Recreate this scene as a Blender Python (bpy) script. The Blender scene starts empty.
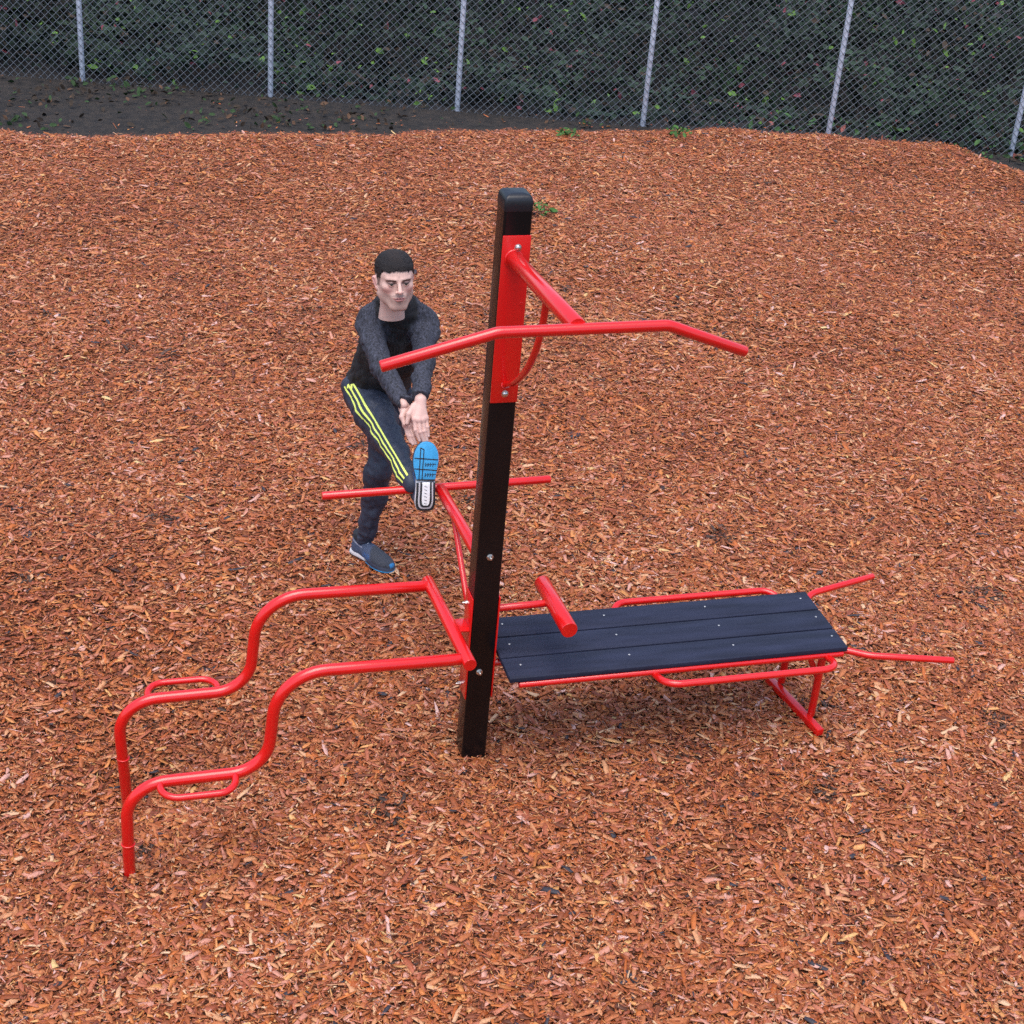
import bpy, math, random
import numpy as np
from mathutils import Vector, Matrix
random.seed(7); rng = np.random.default_rng(11)
S = bpy.context.scene; COL = S.collection

# ------------------------------------------------------------ camera, sky, sun, exposure
Rm = np.array([[0.96179439, -0.26257533, 0.07749672], [-0.0645164, -0.49248026, -0.86792904], [0.26606236, 0.82976948, -0.49060517]])
cam = bpy.data.objects.new('camera', bpy.data.cameras.new('camera')); COL.objects.link(cam)
M = Matrix.Identity(4)
for i in range(3):
    M[i][0] = Rm[0][i]; M[i][1] = -Rm[1][i]; M[i][2] = -Rm[2][i]
M.translation = Vector((-1.536, -5.17, 4.205))
cam.matrix_world = M
cam.data.sensor_width = 36; cam.data.lens = 36*1650/1024; cam.data.clip_end = 1000; cam.data.clip_start = .05
S.camera = cam
SUN_EL, SUN_AZ = math.radians(74), math.radians(215)      # azimuth measured from +Y towards +X
w = bpy.data.worlds.new("World"); S.world = w; w.use_nodes = True
nt = w.node_tree; bg = nt.nodes['Background']; sky = nt.nodes.new('ShaderNodeTexSky')
sky.sky_type = 'NISHITA'; sky.sun_disc = False; sky.sun_elevation = SUN_EL; sky.sun_rotation = SUN_AZ
sky.air_density = 1.0; sky.dust_density = 3.0
nt.links.new(sky.outputs[0], bg.inputs[0]); bg.inputs[1].default_value = 0.15
sl = bpy.data.lights.new('sun', 'SUN'); sl.energy = 1.0; sl.angle = math.radians(50); sl.color = (1, .96, .9)
so = bpy.data.objects.new('sun', sl); COL.objects.link(so)
sd = Vector((math.sin(SUN_AZ)*math.cos(SUN_EL), math.cos(SUN_AZ)*math.cos(SUN_EL), math.sin(SUN_EL)))
so.rotation_euler = sd.to_track_quat('Z', 'Y').to_euler(); so.location = (0, 0, 10)
S.view_settings.view_transform = 'Standard'; S.view_settings.look = 'None'; S.view_settings.gamma = 1
S.view_settings.exposure = .98
S.render.engine = 'CYCLES'
S.cycles.use_denoising = False
S.cycles.max_bounces = 6

# ------------------------------------------------------------ materials
def mat(name, col, rough=.5, coat=0, metal=0, spec=.5, noise=None, bump=None, attr=None):
    m = bpy.data.materials.new(name); m.use_nodes = True; n = m.node_tree.nodes; l = m.node_tree.links
    p = n['Principled BSDF']; p.inputs['Base Color'].default_value = (*col, 1); p.inputs['Roughness'].default_value = rough
    p.inputs['Coat Weight'].default_value = coat; p.inputs['Coat Roughness'].default_value = .12
    p.inputs['Metallic'].default_value = metal; p.inputs['Specular IOR Level'].default_value = spec
    src = None
    if attr:
        a = n.new('ShaderNodeAttribute'); a.attribute_name = attr; src = a.outputs['Color']
    if noise:
        sc, amt, stretch = noise
        tc = n.new('ShaderNodeTexCoord'); mp = n.new('ShaderNodeMapping'); mp.inputs['Scale'].default_value = stretch
        no = n.new('ShaderNodeTexNoise'); no.inputs['Scale'].default_value = sc; no.inputs['Detail'].default_value = 5
        l.new(tc.outputs['Object'], mp.inputs[0]); l.new(mp.outputs[0], no.inputs['Vector'])
        mr = n.new('ShaderNodeMapRange'); mr.inputs['From Min'].default_value = .3; mr.inputs['From Max'].default_value = .7
        mr.inputs['To Min'].default_value = 1-amt; mr.inputs['To Max'].default_value = 1+amt
        l.new(no.outputs[0], mr.inputs[0])
        mx = n.new('ShaderNodeVectorMath'); mx.operation = 'SCALE'
        if src: l.new(src, mx.inputs[0])
        else: mx.inputs[0].default_value = col
        l.new(mr.outputs[0], mx.inputs['Scale']); src = mx.outputs[0]
    if src: l.new(src, p.inputs['Base Color'])
    if bump:
        sc, st = bump
        tc = n.new('ShaderNodeTexCoord'); no = n.new('ShaderNodeTexNoise'); no.inputs['Scale'].default_value = sc; no.inputs['Detail'].default_value = 6
        b = n.new('ShaderNodeBump'); b.inputs['Strength'].default_value = st; b.inputs['Distance'].default_value = .01
        l.new(tc.outputs['Object'], no.inputs['Vector']); l.new(no.outputs[0], b.inputs['Height']); l.new(b.outputs[0], p.inputs['Normal'])
    return m
RED = mat('red_powder_coat', (.62, .0055, .0045), .25, coat=.45, spec=.5, noise=(9, .05, (1, 1, 1)), bump=(260, .04))
POST = mat('black_post_coat', (.0045, .0035, .004), .26, spec=.32, noise=(6, .35, (1, 1, .4)), bump=(40, .02))
CAP = mat('black_plastic_cap', (.006, .0065, .010), .4, bump=(90, .05))
BOARD = mat('dark_plastic_lumber', (.017, .020, .040), .6, spec=.22, noise=(14, .3, (.25, 1.6, 1)), bump=(70, .25))
STEEL = mat('stainless_steel', (.62, .60, .57), .28, metal=1, bump=(120, .08))
SCREW = mat('zinc_screw', (.42, .42, .42), .45, metal=.6)

# ------------------------------------------------------------ mesh helpers
def obj(name, verts, faces, m, parent=None, origin=(0, 0, 0), smooth=True, sharp=None):
    me = bpy.data.meshes.new(name)
    o3 = np.array(origin); V = np.asarray(verts, float)-o3
    me.from_pydata(V.tolist(), [], [tuple(int(i) for i in f) for f in faces]); me.update()
    if smooth: me.polygons.foreach_set('use_smooth', [True]*len(me.polygons))
    if sharp: me.set_sharp_from_angle(angle=math.radians(sharp))
    if m: me.materials.append(m)
    o = bpy.data.objects.new(name, me); COL.objects.link(o)
    if parent: o.parent = parent
    else: o.location = origin
    return o
def tag(o, label=None, cat=None, group=None, kind=None):
    if label: o['label'] = label
    if cat: o['category'] = cat
    if group: o['group'] = group
    if kind: o['kind'] = kind
    return o
def empty(name, loc):
    o = bpy.data.objects.new(name, None); COL.objects.link(o); o.location = loc; o.empty_display_size = .1; return o
class MB:
    def __init__(s): s.v = []; s.f = []
    def add(s, v, f):
        k = len(s.v); s.v += [tuple(p) for p in v]; s.f += [tuple(i+k for i in q) for q in f]; return s
    def box(s, lo, hi, bev=.002, Mx=None):
        x0, y0, z0 = lo; x1, y1, z1 = hi; b = bev
        bmv = []; 
        import bmesh
        bm = bmesh.new(); bmesh.ops.create_cube(bm, size=1)
        for v in bm.verts: v.co = Vector(((x0+x1)/2+v.co.x*(x1-x0), (y0+y1)/2+v.co.y*(y1-y0), (z0+z1)/2+v.co.z*(z1-z0)))
        if b: bmesh.ops.bevel(bm, geom=list(bm.edges), offset=b, segments=2, affect='EDGES', profile=.5)
        bm.verts.index_update()
        V = [(Mx@v.co if Mx else v.co) for v in bm.verts]; F = [[v.index for v in f.verts] for f in bm.faces]; bm.free()
        return s.add(V, F)
    def tube(s, pts, r, bends=None, n=18, cap=True, capr=.25):
        P = fillet([Vector(p) for p in pts], bends) if bends else [Vector(p) for p in pts]
        rs = [r]*len(P) if not hasattr(r, '__len__') else list(r)
        T = [(P[min(i+1, len(P)-1)]-P[max(i-1, 0)]).normalized() for i in range(len(P))]
        if cap:   # slightly rounded ends
            e = rs[0]*capr
            P = [P[0]]+[P[0]+T[0]*e]+P[1:-1]+[P[-1]-T[-1]*e]+[P[-1]]
            rs = [rs[0]*(1-capr*.5)]+[rs[0]]+rs[1:-1]+[rs[-1]]+[rs[-1]*(1-capr*.5)]
            T = [T[0]]+T+[T[-1]]
        u = T[0].orthogonal().normalized(); V = []; F = []
        for i, p in enumerate(P):
            u = (u-T[i]*u.dot(T[i])).normalized(); v = T[i].cross(u)
            for k in range(n):
                a = 2*math.pi*k/n; V.append(p+(u*math.cos(a)+v*math.sin(a))*rs[i])
        for i in range(len(P)-1):
            for k in range(n):
                F.append((i*n+k, i*n+(k+1) % n, (i+1)*n+(k+1) % n, (i+1)*n+k))
        F.append(tuple(range(n))[::-1]); F.append(tuple(range((len(P)-1)*n, len(P)*n)))
        return s.add(V, F)
    def lathe(s, prof, c, axis, n=20):
        a = Vector(axis).normalized(); u = a.orthogonal().normalized(); v = a.cross(u); c = Vector(c); V = []; F = []
        for (r, h) in prof:
            for k in range(n):
                t = 2*math.pi*k/n; V.append(c+a*h+(u*math.cos(t)+v*math.sin(t))*max(r, 1e-5))
        for i in range(len(prof)-1):
            for k in range(n): F.append((i*n+k, i*n+(k+1) % n, (i+1)*n+(k+1) % n, (i+1)*n+k))
        F.append(tuple(range(n))[::-1]); F.append(tuple(range((len(prof)-1)*n, len(prof)*n)))
        return s.add(V, F)
    def ring(s, c, axis, R, r):      # weld bead
        prof = [(R+r*math.cos(t), r*math.sin(t)) for t in np.linspace(-math.pi/2-.3, math.pi/2+.3, 7)]
        return s.lathe(prof, c, axis, 20)
    def build(s, name, m, parent=None, origin=(0, 0, 0), sharp=38): return obj(name, s.v, s.f, m, parent, origin, True, sharp)
def fillet(P, r):
    if not hasattr(r, '__len__'): r = [r]*len(P)
    out = [P[0]]
    for i in range(1, len(P)-1):
        a, b, c = P[i-1], P[i], P[i+1]; d1 = (a-b).normalized(); d2 = (c-b).normalized()
        ang = math.acos(max(-1, min(1, d1.dot(d2)))); t = r[i]/math.tan(ang/2)
        t = min(t, (a-b).length*.5 if i > 1 else (a-b).length*.95, (c-b).length*.5 if i < len(P)-2 else (c-b).length*.95)
        R = t*math.tan(ang/2); cen = b+(d1+d2).normalized()*(R/math.sin(ang/2))
        p1 = b+d1*t; p2 = b+d2*t; v1 = p1-cen; v2 = p2-cen; tot = v1.angle(v2); n = max(4, int(tot/.12))
        for k in range(n+1):
            q = k/n; out.append(cen+(v1*math.sin((1-q)*tot)+v2*math.sin(q*tot))/math.sin(tot))
    out.append(P[-1]); return out

# ------------------------------------------------------------ ground
def sm(a, b, x): t = np.clip((x-a)/(b-a), 0, 1); return t*t*(3-2*t)
_w = [(rng.uniform(-1, 1, 2)*f, rng.uniform(0, 6.3), a) for f, a in ((1.3, .02), (1.7, .02), (2.6, .014), (3.4, .012), (5, .008), (7, .006), (9, .005), (12, .004))]
EDGE = [(-9, 9.6), (-2.3689999999999998, 8.904), (-1.769, 8.654), (-1.458, 8.515), (-0.501, 8.491), (1.487, 8.498), (1.685, 8.597), (3.0, 8.577), (4.716, 8.54), (4.948, 8.386), (5.5, 8.259), (5.818, 8.104), (6.312, 7.977), (6.565, 7.973), (6.612, 7.594), (6.719, 7.338), (6.829, 7.116), (8.029, 6.4159999999999995), (16, 3)]
def edge_y(x):
    return np.interp(x, [e[0] for e in EDGE], [e[1] for e in EDGE])+.025*np.sin(x*5.1)*np.sin(x*2.3+1)+.02*np.sin(x*13)
def gh(x, y):
    x = np.asarray(x, float); y = np.asarray(y, float)
    z = -.22*sm(0, -1.3, x)*sm(2.2, .6, y)+.020*sm(.3, 1.5, x)*sm(1.2, .4, y)
    amp = sm(.35, 1.3, np.hypot(x-.05, y-.05))*.55*(1-.8*np.exp(-((x-1.5)**2+(y-.05)**2)/.2))+sm(1, 4, y)*.6
    e = edge_y(x)-y; amp = amp*(.12+.88*sm(.6, 2.6, e))
    for d, p, a in _w: z = z+a*amp*np.sin(d[0]*x+d[1]*y+p)
    z = z-.016*np.exp(-(np.maximum(np.abs(x-.05), np.abs(y-.05))-.05)**2/.006)+.016*np.exp(-((x+1.352)**2+(y+.212)**2)/.005)
    z = z-.125*np.exp(-((x+1.352)**2+(y-.33)**2)/.12)
    return z-.03*sm(.28, -.1, e)+.06*sm(1.2, .2, np.abs(e-.25))*sm(3.5, 6, x)
gx = np.concatenate([np.linspace(-9, -4.2, 25)[:-1], np.arange(-4.2, 9.6, .06), np.linspace(9.6, 16, 30)])
gy = np.concatenate([np.linspace(-5, -3, 12)[:-1], np.arange(-3, 9.6, .06), np.linspace(9.6, 20, 50)])
GX, GY = np.meshgrid(gx, gy, indexing='ij'); GZ = gh(GX, GY)-.012
nx, ny = GX.shape
I = np.arange(nx*ny).reshape(nx, ny)
F = np.stack([I[:-1, :-1], I[1:, :-1], I[1:, 1:], I[:-1, 1:]], -1).reshape(-1, 4)
def fast_mesh(name, V, F, m, attrs=None, smooth=True):
    me = bpy.data.meshes.new(name); n, k = F.shape
    me.vertices.add(len(V)); me.vertices.foreach_set('co', V.astype(np.float32).ravel())
    me.loops.add(n*k); me.loops.foreach_set('vertex_index', F.astype(np.int32).ravel())
    me.polygons.add(n); me.polygons.foreach_set('loop_start', np.arange(0, n*k, k, dtype=np.int32)); me.polygons.foreach_set('loop_total', np.full(n, k, np.int32))
    me.update(calc_edges=True)
    if smooth: me.polygons.foreach_set('use_smooth', np.ones(n, bool))
    for an, (dom, arr) in (attrs or {}).items():
        if arr.ndim == 2:
            a = me.attributes.new(an, 'FLOAT_COLOR', dom); a.data.foreach_set('color', arr.astype(np.float32).ravel())
        else:
            a = me.attributes.new(an, 'FLOAT', dom); a.data.foreach_set('value', arr.astype(np.float32))
    me.materials.append(m)
    o = bpy.data.objects.new(name, me); COL.objects.link(o); return o
def ground_mat():
    m = bpy.data.materials.new('mulch_and_soil'); m.use_nodes = True; n = m.node_tree.nodes; l = m.node_tree.links; p = n['Principled BSDF']
    tc = n.new('ShaderNodeTexCoord'); vo = n.new('ShaderNodeTexVoronoi'); vo.inputs['Scale'].default_value = 55
    mp = n.new('ShaderNodeMapping'); mp.inputs['Scale'].default_value = (1, 1.8, 1); l.new(tc.outputs['Object'], mp.inputs[0]); l.new(mp.outputs[0], vo.inputs['Vector'])
    r = n.new('ShaderNodeValToRGB'); e = r.color_ramp.elements
    e[0].position = 0; e[0].color = (.03, .012, .006, 1); e[1].position = 1; e[1].color = (.36, .13, .06, 1); x = e.new(.5); x.color = (.19, .055, .022, 1)
    sp = n.new('ShaderNodeSeparateColor'); l.new(vo.outputs['Color'], sp.inputs[0]); l.new(sp.outputs[0], r.inputs[0])
    no = n.new('ShaderNodeTexNoise'); no.inputs['Scale'].default_value = 14; no.inputs['Detail'].default_value = 8; l.new(tc.outputs['Object'], no.inputs['Vector'])
    r2 = n.new('ShaderNodeValToRGB'); e = r2.color_ramp.elements; e[0].position = .35; e[0].color = (.008, .006, .005, 1); e[1].position = .75; e[1].color = (.035, .025, .018, 1); l.new(no.outputs[0], r2.inputs[0])
    a = n.new('ShaderNodeAttribute'); a.attribute_name = 'soil'; mx = n.new('ShaderNodeMix'); mx.data_type = 'RGBA'
    l.new(a.outputs['Fac'], mx.inputs['Factor']); l.new(r.outputs[0], mx.inputs['A']); l.new(r2.outputs[0], mx.inputs['B'])
    l.new(mx.outputs['Result'], p.inputs['Base Color']); p.inputs['Roughness'].default_value = .9
    b = n.new('ShaderNodeBump'); b.inputs['Strength'].default_value = .8; b.inputs['Distance'].default_value = .02; l.new(vo.outputs['Distance'], b.inputs['Height']); l.new(b.outputs[0], p.inputs['Normal'])
    return m
GM = ground_mat()
soil = sm(.02, -.12, edge_y(GX)-GY)
g = fast_mesh('ground', np.stack([GX, GY, GZ], -1).reshape(-1, 3), F, GM, {'soil': ('POINT', soil.ravel())}); tag(g, kind='structure')
SOILM = mat('far_soil', (.03, .022, .015), .95, noise=(3, .5, (1, 1, 1)))
t = obj('terrain', [(-400, -400, -.5), (400, -400, -.5), (400, 400, -.5), (-400, 400, -.5)], [(0, 1, 2, 3)], SOILM, smooth=False); tag(t, kind='structure')

# ------------------------------------------------------------ wood chips (nobody could count them: one object)
DAMP = [(float(a), float(c), d) for a, c, d in zip(rng.uniform(-3, 7, 60), rng.uniform(-2.5, 8, 60), rng.uniform(.025, .07, 60))]+[(float(a), float(c), d) for a, c, d in ((*(-0.3657, -0.2259, -0.1000)[:2], .075), (*(1.7621, 1.5162, 0.0000)[:2], .10), (*(2.8813, 0.8233, 0.0000)[:2], .08), (*(2.3852, -0.1958, 0.0000)[:2], .06), (*(1.4095, -0.4570, 0.0000)[:2], .07), (*(0.9217, -0.1550, 0.0000)[:2], .05))]
def chips():
    def lim(y): return (-3.1-.1*(y+2.9), 2.6+.58*(y+2.9))
    def scatter(bands):
        xs = []; ys = []
        for (y0, y1, dens) in bands:
            a0, a1 = lim(y1)
            n = int((a1-a0)*(y1-y0)*dens); x = rng.uniform(a0, a1, n); y = rng.uniform(y0, y1, n)
            k = (x > -3.1-.1*(y+2.9)) & (x < 2.6+.58*(y+2.9)); xs.append(x[k]); ys.append(y[k])
        x = np.concatenate(xs); y = np.concatenate(ys)
        e = edge_y(x)-y; k = e > rng.uniform(-.06, .1, len(x)); k |= (e > -.9) & (rng.random(len(x)) < .012*np.exp(np.minimum(e, 0)*3))
        return x[k], y[k]
    def make(x, y, L, W, T, base, layer, zoff):
        n = len(x); m = len(base); z = gh(x, y)+zoff+.022*layer**1.3
        yaw = rng.uniform(0, math.pi*2, n); tilt = rng.normal(0, .17, n); roll = rng.normal(0, .24, n)+np.where(rng.random(n) < .08, rng.normal(0, .8, n), 0)
        t1 = rng.uniform(.25, 1.0, n); t2 = rng.uniform(.25, 1.0, n); sk = rng.normal(0, .35, n); bend = rng.normal(0, .04, n)
        P = np.zeros((n, 2*m, 3))
        for i, (u, v) in enumerate(base):
            tp = t1 if u < 0 else (t2 if u > 0 else np.ones(n))
            lx = (u+sk*v*.3+rng.normal(0, .13, n))*L/2; ly = v*W/2*tp+rng.normal(0, .10, n)*W
            for k in (0, 1):
                P[:, i+m*k, 0] = lx*(1 if k else 1.04); P[:, i+m*k, 1] = ly; P[:, i+m*k, 2] = T*(k-.5)+bend*L*.5*(1 if u == 0 else 0)
        ct, st = np.cos(roll), np.sin(roll); Y = P[..., 1]*ct[:, None]-P[..., 2]*st[:, None]; Z = P[..., 1]*st[:, None]+P[..., 2]*ct[:, None]; P[..., 1] = Y; P[..., 2] = Z
        ct, st = np.cos(tilt), np.sin(tilt); X = P[..., 0]*ct[:, None]-P[..., 2]*st[:, None]; Z = P[..., 0]*st[:, None]+P[..., 2]*ct[:, None]; P[..., 0] = X; P[..., 2] = Z
        ct, st = np.cos(yaw), np.sin(yaw); X = P[..., 0]*ct[:, None]-P[..., 1]*st[:, None]; Y = P[..., 0]*st[:, None]+P[..., 1]*ct[:, None]
        P[..., 0] = X+x[:, None]; P[..., 1] = Y+y[:, None]; P[..., 2] += z[:, None]
        fq = [(m+i, m+i+1, 2*m-2-i, 2*m-1-i) for i in range(m//2-1)]+[(i, (i+1) % m, m+(i+1) % m, m+i) for i in range(m)]
        F = (np.array(fq)[None]+2*m*np.arange(n)[:, None, None]).reshape(-1, 4)
        drift = .5+.5*np.sin(x*1.1+.6*np.sin(y*.9))*np.sin(y*1.3+x*.4)
        patch = np.sin(x*3.1+2*np.sin(y*1.7))*np.sin(y*3.7+1.6*np.sin(x*2.1+1))+.6*np.sin(x*7.3+y*3.1+2*np.sin(y*4.3))*np.sin(y*6.1-x*2.2)
        damp = np.zeros(n)
        for cx_, cy_, rr_ in DAMP: damp += np.exp(-((x-cx_)**2+(y-cy_)**2)/rr_**2)
        tone = np.clip(rng.beta(2.1, 2.0, n)+.06*(drift-.5)+.04*layer-.02+.045*patch-.30*np.minimum(damp, 1)*rng.random(n), 0, 1); hue = rng.random(n)
        pal = np.array([(.040, .017, .009), (.165, .041, .0135), (.31, .081, .0235), (.415, .132, .044), (.515, .236, .110), (.60, .38, .225)]); pos = np.array([0, .13, .38, .62, .84, 1])
        C = np.stack([np.interp(tone, pos, pal[:, j]) for j in range(3)], -1)
        C = np.where((hue < .30)[:, None], C*np.array([1.0, .98, 1.45]), C)
        C = np.where(((hue > .3) & (hue < .45))[:, None], C*np.array([1.10, .95, .62]), C)
        C = np.where((hue > .96)[:, None], C*np.array([1.05, 1.2, .9]), C)
        C = np.where(((hue > .5) & (hue < .511))[:, None], np.array([.035, .03, .038]), C)
        C = np.where((np.minimum(damp, 1)*.42 > rng.random(n))[:, None], np.array([.062, .034, .024])*(.5+rng.random((n, 1))), C)
        C4 = np.repeat(np.concatenate([np.clip(C, 0, .85), np.ones((n, 1))], 1), len(fq), 0)
        return P.reshape(-1, 3), F, C4
    x, y = scatter(((-2.9, 1.0, 5000), (1.0, 3.5, 4300), (3.5, 6.0, 3300), (6.0, 9.6, 2700))); n = len(x); cls = rng.random(n)
    L = np.clip(rng.lognormal(math.log(.0285), .5, n), .011, .085); W = np.clip(L*rng.uniform(.16, .60, n), .003, .019)
    k = cls < .12; L[k] = rng.uniform(.03, .085, k.sum()); W[k] = rng.uniform(.002, .005, k.sum())
    k = cls > .98; L[k] = rng.uniform(.035, .075, k.sum()); W[k] = rng.uniform(.014, .028, k.sum())
    k = cls > .99985; L[k] = rng.uniform(.12, .2, k.sum()); W[k] = rng.uniform(.006, .010, k.sum())
    a = make(x, y, L, W, rng.uniform(.0008, .0026, n), [(-1, -1), (0, -1), (1, -1), (1, 1), (0, 1), (-1, 1)], rng.random(n), -.008)
    x, y = scatter(((-2.9, 1.0, 5600), (1.0, 3.5, 4200), (3.5, 6.0, 2800), (6.0, 9.6, 1900))); n = len(x)
    L = rng.uniform(.006, .020, n); W = np.clip(L*rng.uniform(.2, .8, n), .002, .01)
    c = make(x, y, L, W, rng.uniform(.0006, .002, n), [(-1, -1), (1, -1), (1, 1), (-1, 1)], rng.random(n), -.003)
    return np.concatenate([a[0], c[0]]), np.concatenate([a[1], c[1]+len(a[0])]), np.concatenate([a[2], c[2]])
CHIPM = mat('wood_chip', (.4, .13, .06), .62, attr='tint', noise=(230, .30, (1, 1, 1)), spec=.4)
cv, cf, cc = chips()
ch = fast_mesh('wood_chips', cv, cf, CHIPM, {'tint': ('FACE', cc)}, smooth=False); tag(ch, kind='stuff')
ch['label'] = 'orange brown wood chip mulch covering the ground'; ch['category'] = 'wood chips'
del cv, cf, cc

# ------------------------------------------------------------ exercise station
ox = (.0508, .0508, 0)
st = empty('fitness_station', ox); tag(st, 'red tube exercise station on a black square post with bench, dip bars and pull-up bar', 'exercise station')
def B(mb, name, m, parent, sharp=38):  return mb.build(name, m, parent, ox if parent is not None else (0, 0, 0), sharp)
def post():
    a = .1016; r = .009; ring = []
    for cx, cy, s in ((a-r, a-r, 0), (r, a-r, 1), (r, r, 2), (a-r, r, 3)):
        for k in range(6):
            t = (s+k/5)*math.pi/2; ring.append((cx+r*math.cos(t), cy+r*math.sin(t)))
    return ring
ring = post(); n = len(ring); V = []; F = []
for z in (-.35, 2.337): V += [(x, y, z) for x, y in ring]
for k in range(n): F.append((k, (k+1) % n, n+(k+1) % n, n+k))
F.append(tuple(range(n))[::-1]); F.append(tuple(range(n, 2*n)))
po = obj('post', V, F, POST, st, ox, True, 38)
V = []; F = []; prof = [(1.012, 2.334), (1.02, 2.338), (1.02, 2.356), (1.00, 2.370), (.93, 2.382), (.76, 2.389), (.4, 2.392)]
for s, z in prof: V += [(.0508+(x-.0508)*s, .0508+(y-.0508)*s, z) for x, y in ring]
for i in range(len(prof)-1):
    for k in range(n): F.append((i*n+k, i*n+(k+1) % n, (i+1)*n+(k+1) % n, (i+1)*n+k))
F.append(tuple(range((len(prof)-1)*n, len(prof)*n)))
obj('cap', V, F, CAP, po, ox, True, 50)
def bolt(c, ax, parent, r=.0105, washer=True):
    b = MB()
    if washer: b.lathe([(r*1.25, 0), (r*1.25, .0015), (r*1.1, .002)], c, ax)
    b.lathe([(r*.98, .0015), (r, .003), (r*.92, .006), (r*.7, .0085), (r*.35, .010)], c, ax)
    return B(b, 'bolt', STEEL, parent)
def stud(c, ax, parent, r=.009):      # hex nut with threaded end
    b = MB(); b.lathe([(r*1.5, 0), (r*1.5, .0018)], c, ax); b.lathe([(r*1.15, .0018), (r*1.15, .010)], c, ax, 6); b.lathe([(r*.6, .010), (r*.6, .017), (r*.45, .019)], c, ax, 14)
    return B(b, 'bolt', STEEL, parent)
stud((.0500, 0, .955), (0, -1, 0), po); stud((.0450, 0, .421), (0, -1, 0), po)

# pull-up bar
yb = -.756
pb = B(MB().tube([(-.573, yb, 2.130), (-.215, yb, 2.227), (.335, yb, 2.230), (.609, yb, 2.129)], .0185, .09, 22), 'pull_up_bar', RED, st)
pl = MB().box((.0, -.0065, 1.613), (.1016, -.0005, 2.250), .0018)
pl.ring((.086, -.0065, 1.998), (0, -1, 0), .006, .0012)
plo = B(pl, 'mounting_plate', RED, pb)
B(MB().lathe([(.0058, 0), (.0058, .0006)], (.086, -.0066, 1.998), (0, -1, 0)), 'plate_hole', CAP, plo) if False else None
bolt((.0560, -.0065, 2.207), (0, -1, 0), pb); bolt((.0530, -.0065, 1.649), (0, -1, 0), pb)
B(MB().tube([(.0440, -.004, 2.166), (.0400, -.748, 2.232)], .0285, n=26, capr=.12).ring((.0440, -.009, 2.1665), (0, -1, .09), .0305, .004), 'arm', RED, pb)
cur = [Vector((.0508, -.002, 1.682)), Vector((.0508, -.12, 1.75)), Vector((.0508, -.24, 1.85)), Vector((.0508, -.325, 1.965)), Vector((.0508, -.372, 2.08)), Vector((.0508, -.392, 2.20))]
def catmull(P, n=6):
    out = []
    for i in range(len(P)-1):
        p0, p1, p2, p3 = P[max(i-1, 0)], P[i], P[i+1], P[min(i+2, len(P)-1)]
        for k in range(n):
            t = k/n; out.append(.5*((2*p1)+(p2-p0)*t+(2*p0-5*p1+4*p2-p3)*t*t+(3*p1-p0-3*p2+p3)*t**3))
    out.append(P[-1]); return out
B(MB().tube(catmull(cur), .0125).ring((.0508, -.0075, 1.685), (0, -1, .5), .013, .003), 'brace', RED, pb)

# stretching bar behind the post
sb = B(MB().tube([(-.457, .815, .806), (.543, .815, .819)], .0178, n=22), 'stretching_bar', RED, st)
B(MB().box((.004, .1022, .45), (.0976, .1082, .95), .0018), 'mounting_plate', RED, sb)
B(MB().tube([(.0508, .104, .872), (.0508, .802, .812)], .0245, n=24, capr=.12), 'arm', RED, sb)
B(MB().tube([(.0508, .106, .452), (.0508, .56, .815)], .0125, n=16), 'brace', RED, sb)

# dip bars: two stepped rails from a cross bar, legs in the mulch
yf, ybk = -.212, .313
rf = [(-.095, 0, .643), (-.79, 0, .652), (-.828, 0, .213), (-1.352, 0, .208), (-1.352, 0, -.5)]
cb = B(MB().tube([(-.073, -.264, .648), (-.099, .354, .642)], .0258, n=26, capr=.1), 'dip_bars', RED, st)
B(MB().box((-.085, .006, .612), (-.006, .095, .620), .0015).box((-.0065, .001, .29), (-.0005, .1006, .765), .0018), 'mounting_plate', RED, cb)
stud((-.0065, .072, .708), (-1, 0, 0), cb, .007); stud((-.0065, .080, .315), (-1, 0, 0), cb, .007)
for y, s, lab in ((yf, -1, 'near'), (ybk, 1, 'far')):
    mb = MB().tube([(a+(.034 if c < -.3 and s > 0 else 0), y, c) for a, b_, c in rf], .0232, [0, .2, .15, .155, 0], 24)
    mb.ring((-1.352+(.0155 if s > 0 else 0), y, -.072), (0, 0, 1), .0235, .0036)
    r = B(mb, 'side_rail', RED, cb)
    B(MB().tube([(-1.225, y, .208), (-1.235, y+s*.105, .209), (-.955, y+s*.105, .209), (-.948, y, .216)], .0135, .07, 16), 'grip', RED, r)

# sit-up bench
bz = .488; th = .022
fr = MB()
for y in (-.150, .250): fr.tube([(.165, y, .4515), (1.560, y, .4515)], .0140)
for x in (.19, .65, 1.10, 1.535): fr.box((x-.02, -.138, .436), (x+.02, .240, .4655), .002)
fr.tube([(.108, .0508, .424), (1.50, .0508, .424)], .015)
be = B(fr, 'bench_frame', RED, st)
B(MB().box((.1021, .001, .29), (.1086, .1006, .765), .0018), 'mounting_plate', RED, be)
ys = [-.158, -.0115, .135]
for i, y in enumerate(ys):
    bo = B(MB().box((.124, y, bz-th), (1.575, y+.1390, bz), .004), 'board', BOARD, be)
    for x in (.185, .640, 1.092, 1.535):
        if i == 2 and x < .3: x = .2
        B(MB().lathe([(.0046, 0), (.0046, .0012), (.003, .0022)], (x+.006*(1-i), y+.088, bz-.0003), (0, 0, 1), 12), 'screw', SCREW, bo)
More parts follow.
